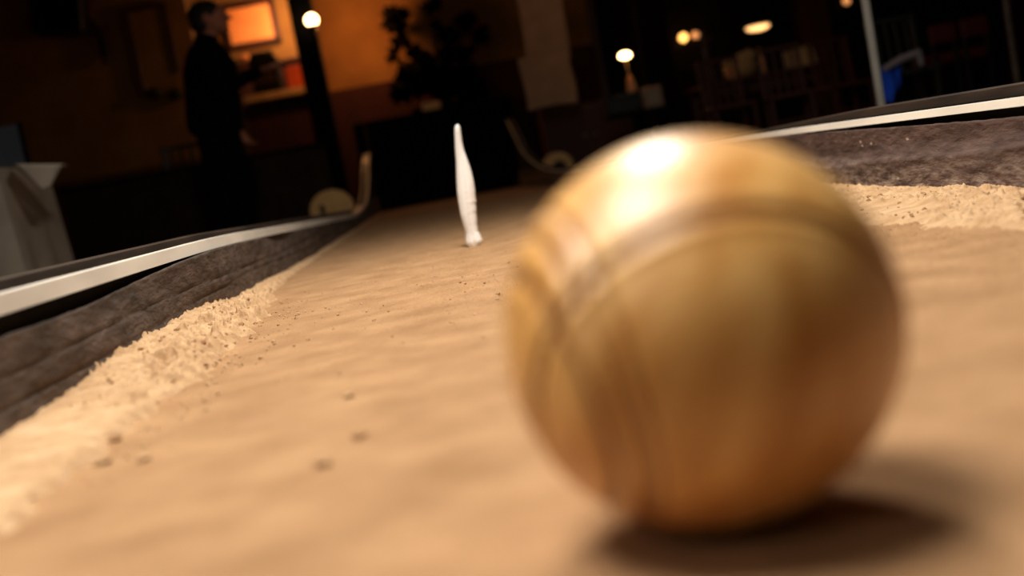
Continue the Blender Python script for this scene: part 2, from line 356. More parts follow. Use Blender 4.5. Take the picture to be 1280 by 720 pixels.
# ------------------------------------------------------------------ lane borders
def strip_base(Y):   # height of the strip's lower edge
    return np.interp(Y, [0, 3.2, 8.5, 9.6, 10.3, 10.8, 11.3, 12.2], [.160, .163, .075, .105, .165, .255, .40, .62])
def strip_baseR(Y):
    return np.interp(Y, [0, 4, 8.4, 10.2, 10.9, 11.5, 12.2, 13.0], [.160, .166, .085, .125, .20, .32, .52, .75])
def smooth_fn(fn, Y, w=.35): return (fn(Y-w)+fn(Y)+fn(Y+w)+fn(Y-w/2)+fn(Y+w/2))/5
def border(side):
    s = -1 if side == 'left' else 1
    lab = ('worn grey-brown side board of the lane on the left, topped by a pale strip' if s < 0 else
           'worn grey-brown side board of the lane on the right, flecked with white dust')
    t = thing('lane_border', (XL if s < 0 else XR, 1.0, 0), lab, 'border')
    base = strip_base if s < 0 else strip_baseR
    X0 = (lambda Y: np.full_like(Y, XL)) if s < 0 else xr_at
    off = Vector(t.location)
    yend = 12.2 if s < 0 else 13.0
    # side sheet: front face with creases, a thickness at the top
    ys = ysteps(.5, yend, .012, .006); nu = 40
    if s < 0:
        top = np.interp(ys, [0, 1.3, 1.52, 1.7, 1.88, 2.1, 2.31, 2.65, 3.05, 3.6], [.13, .132, .135, .1345, .135, .1405, .148, .158, .163, .166])
    else:
        top = np.interp(ys, [0, 2.0, 2.35, 3.0, 3.8, 4.5], [.14, .143, .145, .155, .166, .168])
    top = np.minimum(top, smooth_fn(base, ys)-.0005)
    us = np.linspace(0, 1, nu); V = []
    for j, Y in enumerate(ys):
        tz = top[j]; x0 = float(X0(np.array([Y]))[0])
        for u in us:
            z = -.03 + (tz+.03)*u
            if s > 0:
                cz = .088 + .012*math.sin(Y*3.1+1) + .006*math.sin(Y*7)
                bul = .008*math.exp(-((z-cz)/.012)**2) + .010*(1 if z < cz else 0)*(1-math.exp(-((cz-z)/.008)**2))*2.0
                bul += .004*math.sin(Y*5)
            else:
                bul = .010*math.sin(Y*2.4+.7)*u + .004*math.sin(Y*6.1+u*3)
                for gz in (.055, .085): bul -= .004*math.exp(-((z-gz-.01*math.sin(Y*1.7+gz*40))/.0022)**2)
            V.append((x0 - s*bul, Y, z))
        V.append((x0 + s*.012, Y, tz - .002)); V.append((x0 + s*.012, Y, -.03))
    V = np.array(V); n = nu+2; ny = len(ys)
    fn = fbm(V[:, 1]*.6, V[:, 2]*2.0, 30, 4)*.0022; V[:, 0] += fn
    V[:, 2] += np.where(np.abs((np.arange(len(V)) % n) - (nu-1)) < 1, fbm(V[:, 1], V[:, 1]*0, 40, 3)*.0012, 0)
    i = (np.arange(ny-1)[:, None]*n + np.arange(n-1)[None, :]).ravel()
    fc = np.stack([i, i+1, i+n+1, i+n], -1)
    if s > 0: fc = fc[:, ::-1]
    link('side_board', V - np.array(off), fc, M_sideL if s < 0 else M_sideR, t, True)
    # dark recess backing behind the sheet
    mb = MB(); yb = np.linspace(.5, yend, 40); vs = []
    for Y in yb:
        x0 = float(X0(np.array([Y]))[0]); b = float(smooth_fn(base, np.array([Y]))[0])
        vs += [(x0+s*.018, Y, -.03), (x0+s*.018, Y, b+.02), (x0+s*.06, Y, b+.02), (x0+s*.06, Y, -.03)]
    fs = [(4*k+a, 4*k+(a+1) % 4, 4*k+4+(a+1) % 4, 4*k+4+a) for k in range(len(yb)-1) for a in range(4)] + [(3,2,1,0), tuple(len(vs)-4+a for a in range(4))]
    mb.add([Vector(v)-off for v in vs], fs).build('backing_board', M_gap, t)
    # pale strip, sweeping up at the far end
    vs = []; yb = np.concatenate([np.linspace(.5, 8, 60), np.linspace(8.1, yend, 60)])
    for Y in yb:
        x0 = float(X0(np.array([Y]))[0]); b = float(smooth_fn(base, np.array([Y]))[0])
        db = float((smooth_fn(base, np.array([Y+.02])) - smooth_fn(base, np.array([Y-.02])))[0])/.04
        w = .026 if s < 0 else .016
        k = min(1, max(0, (Y-8)/2)); wx = .014 + .045*k; wz = w*(1-.3*k)
        zt = .004*math.sin(Y*1.3)*(Y < 8)*0
        vs += [(x0+s*.002, Y, b+zt), (x0+s*.006, Y, b+wz+zt), (x0+s*(wx+.01), Y, b+wz+.002+zt), (x0+s*(wx+.01), Y, b+zt)]
    fs = [(4*k+a, 4*k+(a+1) % 4, 4*k+4+(a+1) % 4, 4*k+4+a) for k in range(len(yb)-1) for a in range(4)] + [(3,2,1,0), tuple(len(vs)-4+a for a in range(4))]
    MB().add([Vector(v)-off for v in vs], fs).build('edge_strip', M_strip, t)['label'] = 'pale strip capping the board and sweeping up at the far end'
    # outer plank
    vs = []; yb = np.linspace(.5, 9.3, 30)
    for Y in yb:
        x0 = float(X0(np.array([Y]))[0]); zt = float(np.interp(Y, [0, 3.2, 9.3], [.206, .206, .12]))
        a0, a1 = (.062, .10) if s < 0 else (.05, .10)
        vs += [(x0+s*a0, Y, -.03), (x0+s*a0, Y, zt-.003), (x0+s*(a0+.003), Y, zt), (x0+s*(a1), Y, zt), (x0+s*a1, Y, -.03)]
    fs = [(5*k+a, 5*k+(a+1) % 5, 5*k+5+(a+1) % 5, 5*k+5+a) for k in range(len(yb)-1) for a in range(5)] + [(4,3,2,1,0), tuple(len(vs)-5+a for a in range(5))]
    MB().add([Vector(v)-off for v in vs], fs).build('outer_plank', M_plank, t)['label'] = 'dark brown outer plank'
    return t
border('left'); border('right')

# backstop: black panel with side wings that follow the sweeping strips
t = thing('backstop', (.1, 13.05, 0), 'black backstop closing the far end of the dirt lane', 'backstop')
off = Vector(t.location)
mb = MB()
mb.box(Vector((.12, 13.06, .47))-off, (1.72, .05, 1.0)); mb.build('back_panel', M_black, t)
for s in (-1, 1):
    base = strip_base if s < 0 else strip_baseR
    yb = np.linspace(9.8, 13.03, 24); vs = []
    for Y in yb:
        x0 = (XL if s < 0 else float(xr_at(np.array([Y]))[0])) + s*.022
        zt = min(.96, float(smooth_fn(base, np.array([Y]))[0])) if Y < (12.2 if s < 0 else 13.0) else .9
        vs += [(x0, Y, -.02), (x0, Y, zt), (x0+s*.02, Y, zt), (x0+s*.02, Y, -.02)]
    fs = [(4*k+a, 4*k+(a+1) % 4, 4*k+4+(a+1) % 4, 4*k+4+a) for k in range(len(yb)-1) for a in range(4)] + [(3,2,1,0), tuple(len(vs)-4+a for a in range(4))]
    MB().add([Vector(v)-off for v in vs], fs).build('side_wing', M_black, t)
p = at(541, 143, 13.03)
o = MB().box((0,0,0), (.2, .05, .085)).build('card_box', M_tag); o.location = (p.x, 13.06, .97+.0425)
tag(o, 'small tan box lying on top of the black backstop', 'box')

# pale round end blocks behind the strips
p = at(415, 258, 9.2)
def disc_block(loc, r, depth, slot, label):
    t = thing('end_block', loc, label, 'block')
    n = 40; pts = []
    for k in range(n+1):
        a = math.pi*k/n*1.0; pts.append((r*math.cos(a), r*.75 + r*math.sin(a)*.9))
    pts += [(-r, 0), (r, 0)]
    pts = [(x, z) for x, z in pts]
    vs = [(x, -depth/2, z) for x, z in pts] + [(x, depth/2, z) for x, z in pts]
    N_ = len(pts); fs = [tuple(range(N_)), tuple(range(2*N_-1, N_-1, -1))] + [(i, i+N_, (i+1) % N_ + N_, (i+1) % N_) for i in range(N_)]
    MB().add(vs, fs).build('block_body', M_block, t)
    if slot == 'slot':
        MB().box((-r*.42, -depth/2-.004, r*.62), (.034, .012, .13)).build('slot', M_slot, t)['label'] = 'dark upright slot'
    else:
        mb = MB(); mb.lathe((0,0,0), [(.001,-.006),(.055,-.006),(.06,.0),(.055,.006),(.001,.006)], 24)
        mb.v = [Matrix.Rotation(math.pi/2, 3, 'X') @ q + Vector((.01, -depth/2-.003, r*.65)) for q in mb.v]
        mb.build('hole', M_slot, t)['label'] = 'dark round hole'
    return t
disc_block((p.x, 9.2, .03), .165, .1, 'slot', 'pale half-round wooden block with a dark slot beside the left strip end')
p = at(693, 208, 10.6)
disc_block((p.x+.03, 10.6, .05), .135, .1, 'hole', 'pale round wooden block with a dark hole beside the right strip end')

# ------------------------------------------------------------------ ball
d0 = ray(875, 412).normalized(); BD = .71
BR = .1145
bc = CAM + d0*BD
bc.z = BR + .001
def hit(px, py):
    d = ray(px, py).normalized(); oc = CAM - bc; b = oc.dot(d); q = b*b - (oc.dot(oc) - BR*BR)
    q = max(q, 0); return (CAM + d*(-b - math.sqrt(q)) - bc).normalized()
def circ(a, b, c):
    A, B, Cc = hit(*a), hit(*b), hit(*c); n = (B-A).cross(Cc-A).normalized(); d = n.dot(A)
    return (n, d) if d >= 0 else (-n, -d)
GR = [(*circ((752,336), (900,266), (1060,290)), .030, 1.0),
      (*circ((650,345), (697,408), (765,578)), .026, 1.0),
      (*circ((660,292), (717,362), (797,577)), .024, .8),
      (*circ((712,286), (749,352), (826,608)), .022, .7)]
nu, nv = 720, 360
th = np.arange(nu)/nu*2*np.pi; ph = (np.arange(nv)+.5)/nv*np.pi
TT, PP = np.meshgrid(th, ph)
V = np.stack([np.sin(PP)*np.cos(TT), np.sin(PP)*np.sin(TT), np.cos(PP)], -1).reshape(-1, 3)
rad = np.ones(len(V)); gm = np.zeros(len(V))
for k, (n, d, w, dep) in enumerate(GR):
    x = V @ np.array(n) - d
    g = np.exp(-(x/w)**2)
    rad -= .016*dep*g
    rad += (.011 if k == 0 else .007)*dep*(np.exp(-((x-w*2.0)/(w*1.0))**2) + np.exp(-((x+w*2.0)/(w*1.0))**2))
    gm = np.maximum(gm, np.exp(-(x/(w*.75))**2)*dep)
P = V*rad[:, None]*BR
i = (np.arange(nv-1)[:, None]*nu + np.arange(nu)[None, :]).ravel(); j = (np.arange(nv-1)[:, None]*nu + (np.arange(nu)+1)[None, :] % nu).ravel()
quads = np.stack([i, i+nu, j+nu, j], -1)
ax = Vector(GR[0][0])
ball = link('wooden_ball', P, quads, ball_mat((R(-14), R(-22), R(10))), smooth=True)
a_ = ball.data.attributes.new('groove', 'FLOAT', 'POINT'); a_.data.foreach_set('value', gm.astype(np.float32))
ball.location = bc
tag(ball, 'large varnished wooden ball with turned grooves rolling on the dirt lane', 'ball')

# ------------------------------------------------------------------ feather
FY = 3.84
fb = at(593, 307, FY)
t = thing('feather', (fb.x, FY, 0), 'slim white feather standing upright in the dirt lane', 'feather')
off = Vector(t.location)
prof = [(308,593,6,6),(303,593.5,11.5,10.5),(297,593,11,9),(290,590.5,8.5,7.5),(280,588,9,8.5),(268,586,10.5,10),(255,584.5,11.2,11),(240,583,11.8,11.3),(225,581.5,11.2,10.5),(212,579.5,9.5,9.2),(200,577.5,7.8,7),(188,575,6.2,5.4),(178,573.5,5.2,4.6),(166,572.4,4.6,4.2),(159,571.8,4,3.8),(155.5,571.5,2,2)]
px2m = FY/F
nr = 18; yy = np.linspace(308, 155.5, 70)
pa = np.array(prof)[::-1]
vs = []
for k, y in enumerate(yy):
    xc = np.interp(y, pa[:, 0], pa[:, 1]); wl = np.interp(y, pa[:, 0], pa[:, 2])*px2m; wr = np.interp(y, pa[:, 0], pa[:, 3])*px2m
    c = at(float(xc), float(y), FY) - off
    if k == 0: c.z = -.004
    rag = 1 + (.06*random.uniform(-1, 1) if y > 250 else .015*random.uniform(-1, 1))
    for i in range(nr):
        a = 2*math.pi*i/nr; ca = math.cos(a); w = wr*rag if ca > 0 else wl
        vs.append(c + Vector((ca*w, math.sin(a)*w*.28 + .012*ca*ca, 0)))
fs = [(k*nr+i, k*nr+(i+1) % nr, (k+1)*nr+(i+1) % nr, (k+1)*nr+i) for k in range(len(yy)-1) for i in range(nr)] + [tuple(range(nr-1,-1,-1)), tuple((len(yy)-1)*nr+i for i in range(nr))]
MB().add(vs, fs).build('vane', M_feather, t, True)
mb = MB()
for k in range(0, 66, 3):
    c0 = at(float(np.interp(yy[k], pa[:,0], pa[:,1])), float(yy[k]), FY)-off; c1 = at(float(np.interp(yy[k+3], pa[:,0], pa[:,1])), float(yy[k+3]), FY)-off
    dy = -.28*np.interp(yy[k], pa[:,0], pa[:,2])*px2m
    mb.capsule(c0+Vector((0,dy,0)), c1+Vector((0,dy,0)), .0022, .002, 8, cap=2)
mb.build('quill', M_feather, t, True)

# ------------------------------------------------------------------ room shell
FZ = -.02
def slab(name, c, size, m_, label=None, cat=None):
    o = MB().box((0,0,0), size, bev=.002).build(name, m_); o.location = c; o['kind'] = 'structure'; return o
WY = 15.0; XC = 2.25; WY2 = 19.0
slab('floor', (1.5, 8.5, FZ-.05), (17, 23, .1), M_floor)
slab('ceiling', (1.5, 8.5, 3.45), (17, 23, .1), M_ceil)
slab('wall_left', (-6.0, 8.5, 1.7), (.1, 22.8, 3.5), M_wallup)
slab('wall_right', (9.4, 8.5, 1.7), (.1, 22.8, 3.5), M_darkwood)
slab('wall_near', (1.5, -2.9, 1.7), (15, .1, 3.5), M_darkwood)
# far wall with bar recess opening on its left part
zw = (at(420, 111, WY).z + at(640, 77, WY).z)/2
slab('wall_back', ((XC-1.2)/2, WY+.05, (zw+3.4)/2), (XC+1.2, .1, 3.4-zw), M_wallup)
slab('trim_1', ((XC-1.2)/2, WY+.02, (zw+FZ)/2), (XC+1.2, .16, zw-FZ), M_walllow)
slab('wall_return', (XC+.05, (WY+WY2)/2, 1.7), (.1, WY2-WY, 3.5), M_darkwood)
slab('wall_far', ((XC+9.4)/2, WY2+.05, 1.7), (9.4-XC, .1, 3.5), M_ceil)
BXR = -1.2; BXL = at(250, 60, WY).x
slab('wall_bar', ((BXR+BXL)/2-.1, WY+1.25, 1.7), (BXR-BXL+.6, .1, 3.5), M_wallup)
slab('wall_corner', ((BXL-6)/2, WY-.3, (3.4+1.0)/2), (6+BXL, .1, 2.4), M_wallup)
slab('trim_2', ((BXL-6)/2, WY-.33, (1.0+FZ)/2), (6+BXL, .14, 1.0-FZ), M_darkwood)

# ------------------------------------------------------------------ bar (left)
def pbox(px0, py0, px1, py1, Y):        # centre, width, height of a picture rectangle at depth Y (levelled)
    a = at(px0, py0, Y); b = at(px1, py1, Y); return (a+b)/2, abs(b.x-a.x), abs(b.z-a.z)
ct = at(356, 118, WY-.2)
t = thing('bar_counter', (ct.x, WY-.1, FZ), 'dark red bar counter with a bright tan top left of the black post', 'counter')
cw = (at(412,108,WY-.2).x - at(314,126,WY-.2).x)
ztop = ct.z - FZ
MB().box((0, .1, ztop/2-.03), (cw+.05, .4, ztop-.06)).build('front_panel', M_walllow, t)
MB().box((0, 0, ztop), (cw, .55, .09), bev=.012).build('counter_top', M_tanwood, t)
MB().box((-cw*.9, .1, ztop/2-.03), (cw*.75, .4, ztop-.06)).build('side_panel', M_darkwood, t)
# framed bright mirror on the bar wall
yb = WY+1.15
p = at(313, 30, yb)
t = thing('framed_mirror', (p.x, yb, p.z), 'bright orange-lit picture with a dark frame behind the bar', 'picture')
w_, h_ = 54/F*yb, 42/F*yb
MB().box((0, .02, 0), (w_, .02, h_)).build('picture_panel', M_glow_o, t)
mb = MB()
mb.box((w_/2+.035, 0, 0), (.07, .05, h_+.14)).box((0, 0, -h_/2-.035), (w_+.1, .05, .07)).box((-w_/2-.02, 0, 0), (.04, .05, h_+.14)).box((0, 0, h_/2+.03), (w_+.1, .05, .06))
mb.build('picture_frame', M_darkwood, t)
# back shelf with things on it
p = at(335, 82, yb-.1)
o = thing('back_shelf', (p.x, yb-.15, p.z-.62), 'dark low cabinet under the bright picture behind the bar', 'cabinet')
MB().box((.1, 0, .25), (1.25, .3, .7)).build('cabinet_body', M_darkwood, o)
MB().box((.1, -.01, .62), (1.3, .34, .04)).build('cabinet_top', M_darkwood, o)
ztop2 = p.z-.62+.64
q = at(308, 72, yb-.2)
t = thing('table_lamp', (q.x, yb-.15, ztop2), 'small lit lamp under the framed picture behind the bar', 'lamp')
MB().lathe((0,0,0), [(.06,0),(.06,.01),(.015,.02),(.012,.06)], 16).build('lamp_base', M_darkwood, t)
MB().lathe((0,0,.05), [(.02,0),(.13,.02),(.15,.06),(.12,.10),(.03,.12)], 20).build('lamp_shade', M_glass, t, True)
q = at(342, 88, yb-.25)
t = thing('cash_register', (q.x, WY+.0, ztop+FZ+.046), 'dark squarish register standing behind the bar counter', 'register')
MB().box((0, 0, .22), (.33, .3, .44)).build('register_body', M_gap, t)
MB().box((0, -.1, .46), (.28, .06, .10), Matrix.Rotation(-.3, 3, 'X')).build('register_screen', M_blackbox, t)
for kx in range(4):
    for kz in range(3): MB().box((-.09+kx*.06, -.155, .16+kz*.06), (.04, .015, .04), bev=.003).build('key', M_darkwood, t)
q = at(373, 84, WY+.4)
o = MB().box((0,0,0), (.26, .16, .30), bev=.01); o = o.build('red_box', mat('orange_red_card', s2l(196,80,30), .6, s2l(206,92,38), 6)); o.location = (q.x, WY+.3, q.z); 
tag(o, 'orange-red box beside the post behind the bar counter', 'box')
o.location = (q.x, WY+.05, ztop+FZ+.046+.15)
# post with globe bulb
PY = 13.6
p0 = at(392, 60, PY); p1 = at(428, 240, PY)
t = thing('post', (p1.x-.05, PY, FZ), 'black square post carrying a glowing globe lamp near the bar', 'post')
w_ = .25
MB().box((0, 0, 1.65), (w_, w_, 3.3), bev=.01).build('post_shaft', M_black, t)
MB().box((0, 0, .12), (w_+.06, w_+.06, .24), bev=.01).build('post_base', M_black, t)
p = at(390, 26, PY-.22)
t = thing('globe_lamp', (p.x, PY-.13, p.z), 'glowing round globe lamp on the black post by the bar', 'lamp')
MB().ell((0, -.14, 0), (.068, .068, .068), 28).build('globe', M_bulb, t, True)
MB().lathe((0, -.14, -.13), [(.03,0),(.05,.03),(.05,.08)], 16).build('lamp_holder', M_blackbox, t)
MB().box((0, -.06, -.11), (.03, .15, .03)).build('lamp_arm', M_blackbox, t)

# ------------------------------------------------------------------ left wall things
p = at(190, 62, WY-.5)
t = thing('wall_picture', (p.x, WY-.37, p.z), 'dim brown framed picture on the wall left of the standing person', 'picture')
MB().box((0, .0, 0), (.40, .03, .95)).build('panel_board', M_wallup, t)
mb = MB(); mb.box((-.23, -.01, 0), (.08, .06, 1.0)).box((.22, -.01, .1), (.06, .06, .8)).box((0, -.01, .5), (.5, .06, .06)); mb.build('panel_frame', M_darkwood, t)
for dx, pp in ((0, (192,116)), (0, (219,118))):
    p = at(*pp, WY-.45)
    o = MB().ell((0,0,0), (.085, .06, .07), 20).build('wall_ornament', M_blackbox, None, True); o.location = (p.x, WY-.40, p.z)
    tag(o, 'dark round ornament low on the wall, ' + ('left of the pair under the dim framed picture' if pp[0] < 200 else 'right of the pair nearest the standing person'), 'ornament', 'dark ornaments on the left wall')
p = at(128, 52, WY-.45)
t = thing('wall_hook', (p.x, WY-.36, p.z), 'dark curved hook bracket on the wall at upper left', 'hook')
mb = MB(); pr = None
for k in range(13):
    a = math.pi*(.95 - 1.0*k/12*1.4)+.2; q = Vector((.12*math.cos(a)*-1, -.06, -.0+.2*math.sin(a)))
    q = Vector((-.08+.10*math.sin(k/12*2.6), -.05, .26-.5*k/12))
    if pr is not None: mb.capsule(pr, q, .03, .03, 10, cap=2)
    pr = q
mb.build('hook_arm', M_blackbox, t, True)
MB().box((0, -.01, 0), (.12, .03, .34)).build('hook_plate', M_walllow, t)
p = at(72, 14, WY-.7)
t = thing('wall_speaker', (p.x, WY-.55, p.z), 'black box speaker mounted high on the upper left wall', 'speaker')
MB().box((0, 0, .1), (.58, .36, .7), Matrix.Rotation(.12, 3, 'Y'), bev=.02).build('speaker_case', M_blackbox, t)
MB().box((0, -.185, .1), (.5, .02, .6), Matrix.Rotation(.12, 3, 'Y'), bev=.008).build('speaker_grille', M_black, t)
# grey-blue door edge at far left
p0 = at(4, 150, 9.0)
t = thing('folding_screen', (p0.x-.55, 9.0, FZ), 'pale grey-blue panel standing at the left edge behind the covered table', 'screen')
MB().box((.22, 0, .6), (.85, .04, 1.2)).build('screen_panel', M_greyblue, t)
MB().box((.66, 0, .6), (.03, .06, 1.22)).build('screen_edge', M_gap, t)
MB().box((.22, 0, .02), (.85, .3, .04)).build('screen_foot', M_gap, t)

# low dark partition
a = at(70, 236, 8.6); b = at(330, 225, 8.6)
t = thing('low_partition', ((a.x+b.x)/2+.1, 9.4, FZ), 'low dark brown wooden partition behind the left border', 'partition')
zt = at(100, 238, 9.4).z - FZ
MB().box((0, 0, zt/2), (b.x-a.x+.6, .05, zt)).build('partition_board', M_dim, t)
MB().box((0, 0, zt+.015), (b.x-a.x+.66, .09, .03)).build('partition_rail', M_gap, t)

# covered table
TY = 7.0
e = at(48, 218, TY); e2 = at(42, 330, TY)
t = thing('side_table', (e.x-.64, TY, FZ), 'dark table under the white cloth at the left edge', 'table')
tz = at(25, 208, TY).z - FZ
MB().box((0, .2, tz-.03), (.98, .8, .04)).build('table_top', M_darkwood, t)
for sx in (-.42, .42):
    for sy in (-.12, .52): MB().box((sx, sy, (tz-.05)/2), (.05, .05, tz-.05)).build('leg', M_darkwood, t)
# cloth: top, front drop with folds, a corner that sticks out to the right
cl = MB()
nx, nz = 60, 24
xs = np.linspace(-.55, .5, nx)
rows = []
for k in range(8):   # top from back to front
    yv = .63 - k*(.87/7); rows.append([(x, yv, tz+.002+.004*math.sin(x*9+yv*5)) for x in xs])
for k in range(1, nz+1):
    u = k/nz; z = tz - u*(tz-.06)
    rows.append([(x*(1+.05*u)+.02*u, -.245 - .012*u - .022*u*math.sin(x*17+1.2*u), z + .012*math.sin(x*6)*u) for x in xs])
vs = [q for r in rows for q in r]; fs = [(r*nx+i, r*nx+i+1, (r+1)*nx+i+1, (r+1)*nx+i) for r in range(len(rows)-1) for i in range(nx-1)]
cl.add(vs, fs)
# right side drop
nr2 = 14; rows = []
for k in range(0, 19):
    u = k/18; z = tz - u*(tz-.06)
    rows.append([(.50+.03*u+.018*u*math.sin(i*1.1), -.245+.875*i/(nr2-1), z) for i in range(nr2)])
vs = [q for r in rows for q in r]; cl.add(vs, [(r*nr2+i, r*nr2+i+1, (r+1)*nr2+i+1, (r+1)*nr2+i) for r in range(18) for i in range(nr2-1)])
o = cl.build('tablecloth', M_cloth, None, True); o.location = t.location
tag(o, 'white cloth draped to the floor over the table at the left edge', 'tablecloth')
# paper with pointed corner hanging over the table edge
A = at(16, 205, TY-.3); B = at(78, 205, TY-.3); Cc = at(50, 238, TY-.3); D = at(60, 232, TY-.3)
n_ = 10; vs = []; fs = []
for k in range(n_+1):
    u = k/n_; l = A.lerp(Cc, u); r = B.lerp(D, u)
    for j in range(7):
        w = j/6; q = l.lerp(r, w); q.y += -.02*math.sin(w*3.1)*(1-u) + .05*u
        vs.append(q - A)
fs = [(r*7+i, r*7+i+1, (r+1)*7+i+1, (r+1)*7+i) for r in range(n_) for i in range(6)]
mbp = MB().add(vs, fs)
tb = [Vector((0, .3, .0)), Vector((-.35, .3, .0)), Vector((-.35, 0, 0)), Vector((B-A).to_tuple()) + Vector((-.1, .3, .004))]
mbp.add([Vector((0,0,0)), B-A, (B-A)+Vector((-.05,.28,.0)), Vector((-.1,.28,0))], [(0,1,2,3)])
o = mbp.build('paper_sheet', M_sheet, None, True); o.location = A; sd = o.modifiers.new('s', 'SOLIDIFY'); sd.thickness = .003
tag(o, 'pale sheet with a pointed corner hanging over the covered table edge', 'paper')

# ------------------------------------------------------------------ chairs
def make_chair(name, loc, label, rz, m_, seatm=None, scale=1, group=None):
    t = thing(name, loc, label, 'chair', group, rz)
    MB().box((0, 0, .45), (.42, .42, .04), bev=.015).build('seat', seatm or m_, t)
    for sx in (-.18, .18):
        MB().bar((sx, .19, 0), (sx, .17, .44), .035).build('leg', m_, t)
        MB().bar((sx, -.21, 0), (sx, -.18, .44), .035).build('leg', m_, t)
    mb = MB()
    for sx in (-.18, .18): mb.bar((sx, -.18, .44), (sx, -.26, .92), .035)
    mb.bar((-.2, -.26, .90), (.2, -.26, .90), .07, .03)
    for k in range(4): mb.bar((-.12+.08*k, -.19, .47), (-.12+.08*k, -.255, .88), .022, .015)
    mb.build('backrest', m_, t)
    MB().bar((-.18, .18, .22), (.18, .18, .22), .022).build('stretcher', m_, t)
    MB().bar((-.18, -.2, .22), (.18, -.2, .22), .022).build('stretcher', m_, t)
    t.scale = (scale,)*3
    return t
pc = at(214, 215, 9.0)
c_black = make_chair('chair', (pc.x, 9.9, FZ), 'black chair standing just left of the person in black', R(200), M_blackbox)

# ------------------------------------------------------------------ person (black silhouette, facing right)
PYp = 8.8
pf = at(303, 300, PYp); ph_ = at(268, 22, PYp)
sc_ = (ph_.z + .12 - FZ)/1.80
lean = (ph_.x - pf.x)
t = thing('person', (pf.x-.02, PYp, FZ), 'person in black standing sideways before the bar with one forearm raised', 'person')
hx = 0.0
body = MB()
# facing +X; head, neck, torso, arms, hands, legs in one body
lx = lean*.5
Hc = Vector((lx+.02, 0, 1.68))
body.ell(Hc, (.098, .076, .118)); body.ell(Hc+Vector((.03, 0, -.055)), (.065, .055, .06))
body.capsule(Hc+Vector((.092, 0, .005)), Hc+Vector((.108, 0, -.02)), .012, .016, 10)       # nose
body.ell(Hc+Vector((.083, 0, -.052)), (.016, .026, .008)); body.ell(Hc+Vector((.083, 0, -.066)), (.016, .022, .008))  # lips
body.ell(Hc+Vector((.07, 0, -.098)), (.028, .026, .02))                                     # chin
for s in (-1, 1):
    body.ell(Hc+Vector((.078, s*.031, .012)), (.014, .015, .010)); body.ell(Hc+Vector((.082, s*.03, .034)), (.014, .022, .008))
    body.ell(Hc+Vector((-.005, s*.078, -.005)), (.022, .010, .032))                        # ears
neck0 = Vector((lx-.03, 0, 1.50))
body.capsule(neck0, Hc+Vector((-.01, 0, -.09)), .058, .052)
chest = Vector((lx-.03, 0, 1.33)); waist = Vector((lx*.5-.01, 0, 1.08)); pelv = Vector((0, 0, .94))
body.ell(chest, (.115, .165, .20)); body.ell(waist, (.105, .14, .17)); body.ell(pelv, (.115, .16, .13))
body.capsule(chest, pelv, .10, .10, sq=(1,1.25))
def hand(mb, W, d, up, side):
    d = d.normalized(); up = up.normalized(); sd = d.cross(up).normalized()
    mb.capsule(W, W+d*.075, .030, .036, 12, sq=(.55, 1) if False else (1,1)) if False else mb.ell(W+d*.05, (.05,.05,.05)) if False else None
    for k in range(4):
        o_ = sd*(.030-.020*k)
        mb.capsule(W+o_*.5, W+d*.085+o_, .016, .012, 8, cap=3)
        Lf = [.036, .042, .039, .030][k]
        a = W+d*.085+o_; b = a+d*Lf*.8-up*Lf*.5; c = b+d*Lf*.3-up*Lf*.75
        mb.capsule(a, b, .0098, .009, 8, cap=3); mb.capsule(b, c, .009, .008, 8, cap=3)
    a = W+d*.025+sd*.028; b = a+d*.035+sd*.032-up*.012; c = b+d*.03+sd*.006-up*.012
    mb.capsule(a, b, .013, .011, 8, cap=3); mb.capsule(b, c, .011, .009, 8, cap=3)
arms = {}
for s in (-1, 1):
    sh = Vector((lx-.035, s*.185, 1.425))
    if s < 0:  # near arm: bent, forearm raised in front of the chest
        el = Vector((lx+.03, s*.235, 1.13)); wr = Vector((lx+.25, s*.17, 1.23)); d = Vector((.9, .2, .3)); up = Vector((-.25, -.1, 1))
    else:
        el = Vector((lx-.05, s*.235, 1.12)); wr = Vector((lx+.03, s*.225, .88)); d = Vector((.2, 0, -1)); up = Vector((-1, 0, -.2))
    arms[s] = (sh, el, wr)
    body.capsule(sh, el, .050, .040); body.capsule(el, wr, .040, .027)
    hand(body, wr, d, up, s)
legs = {}
for s in (-1, 1):
    hp = Vector((0, s*.09, .92)); kn = Vector((.03+.04*s, s*.10, .50)); an = Vector((-.04+.05*s, s*.105, .09))
    legs[s] = (hp, kn, an)
    body.capsule(hp, kn, .085, .056); body.capsule(kn+Vector((0,0,.0)), an, .056, .038)
    body.ell(an.lerp(kn, .62)+Vector((-.012, 0, 0)), (.05, .048, .12))
    body.capsule(an+Vector((-.03, 0, -.045)), an+Vector((.16, 0, -.06)), .042, .03)
bo = body.build('body', M_skin, t); remesh(bo, .0065, 3)
jk = MB()
jk.ell(chest+Vector((0,0,.0)), (.135, .19, .21)); jk.ell(waist, (.128, .165, .18)); jk.ell(pelv+Vector((0,0,.02)), (.135, .178, .12))
jk.capsule(chest, pelv, .12, .125, sq=(1,1.25)); jk.capsule(neck0+Vector((0,0,-.03)), neck0+Vector((.01,0,.035)), .075, .068)
jk.capsule((lx-.035,-.17,1.43), (lx-.035,.17,1.43), .066, .066)
for s in (-1, 1):
    sh, el, wr = arms[s]; jk.capsule(sh, el, .068, .056); jk.capsule(el, el.lerp(wr, .92), .056, .042)
j = jk.build('jacket', M_suit, t); remesh(j, .01, 4); j['label'] = 'black jacket'
tr = MB(); tr.ell(pelv+Vector((0,0,-.01)), (.13, .172, .12))
for s in (-1, 1):
    hp, kn, an = legs[s]; tr.capsule(hp, kn, .102, .076); tr.capsule(kn, an+Vector((0,0,.02)), .076, .062)
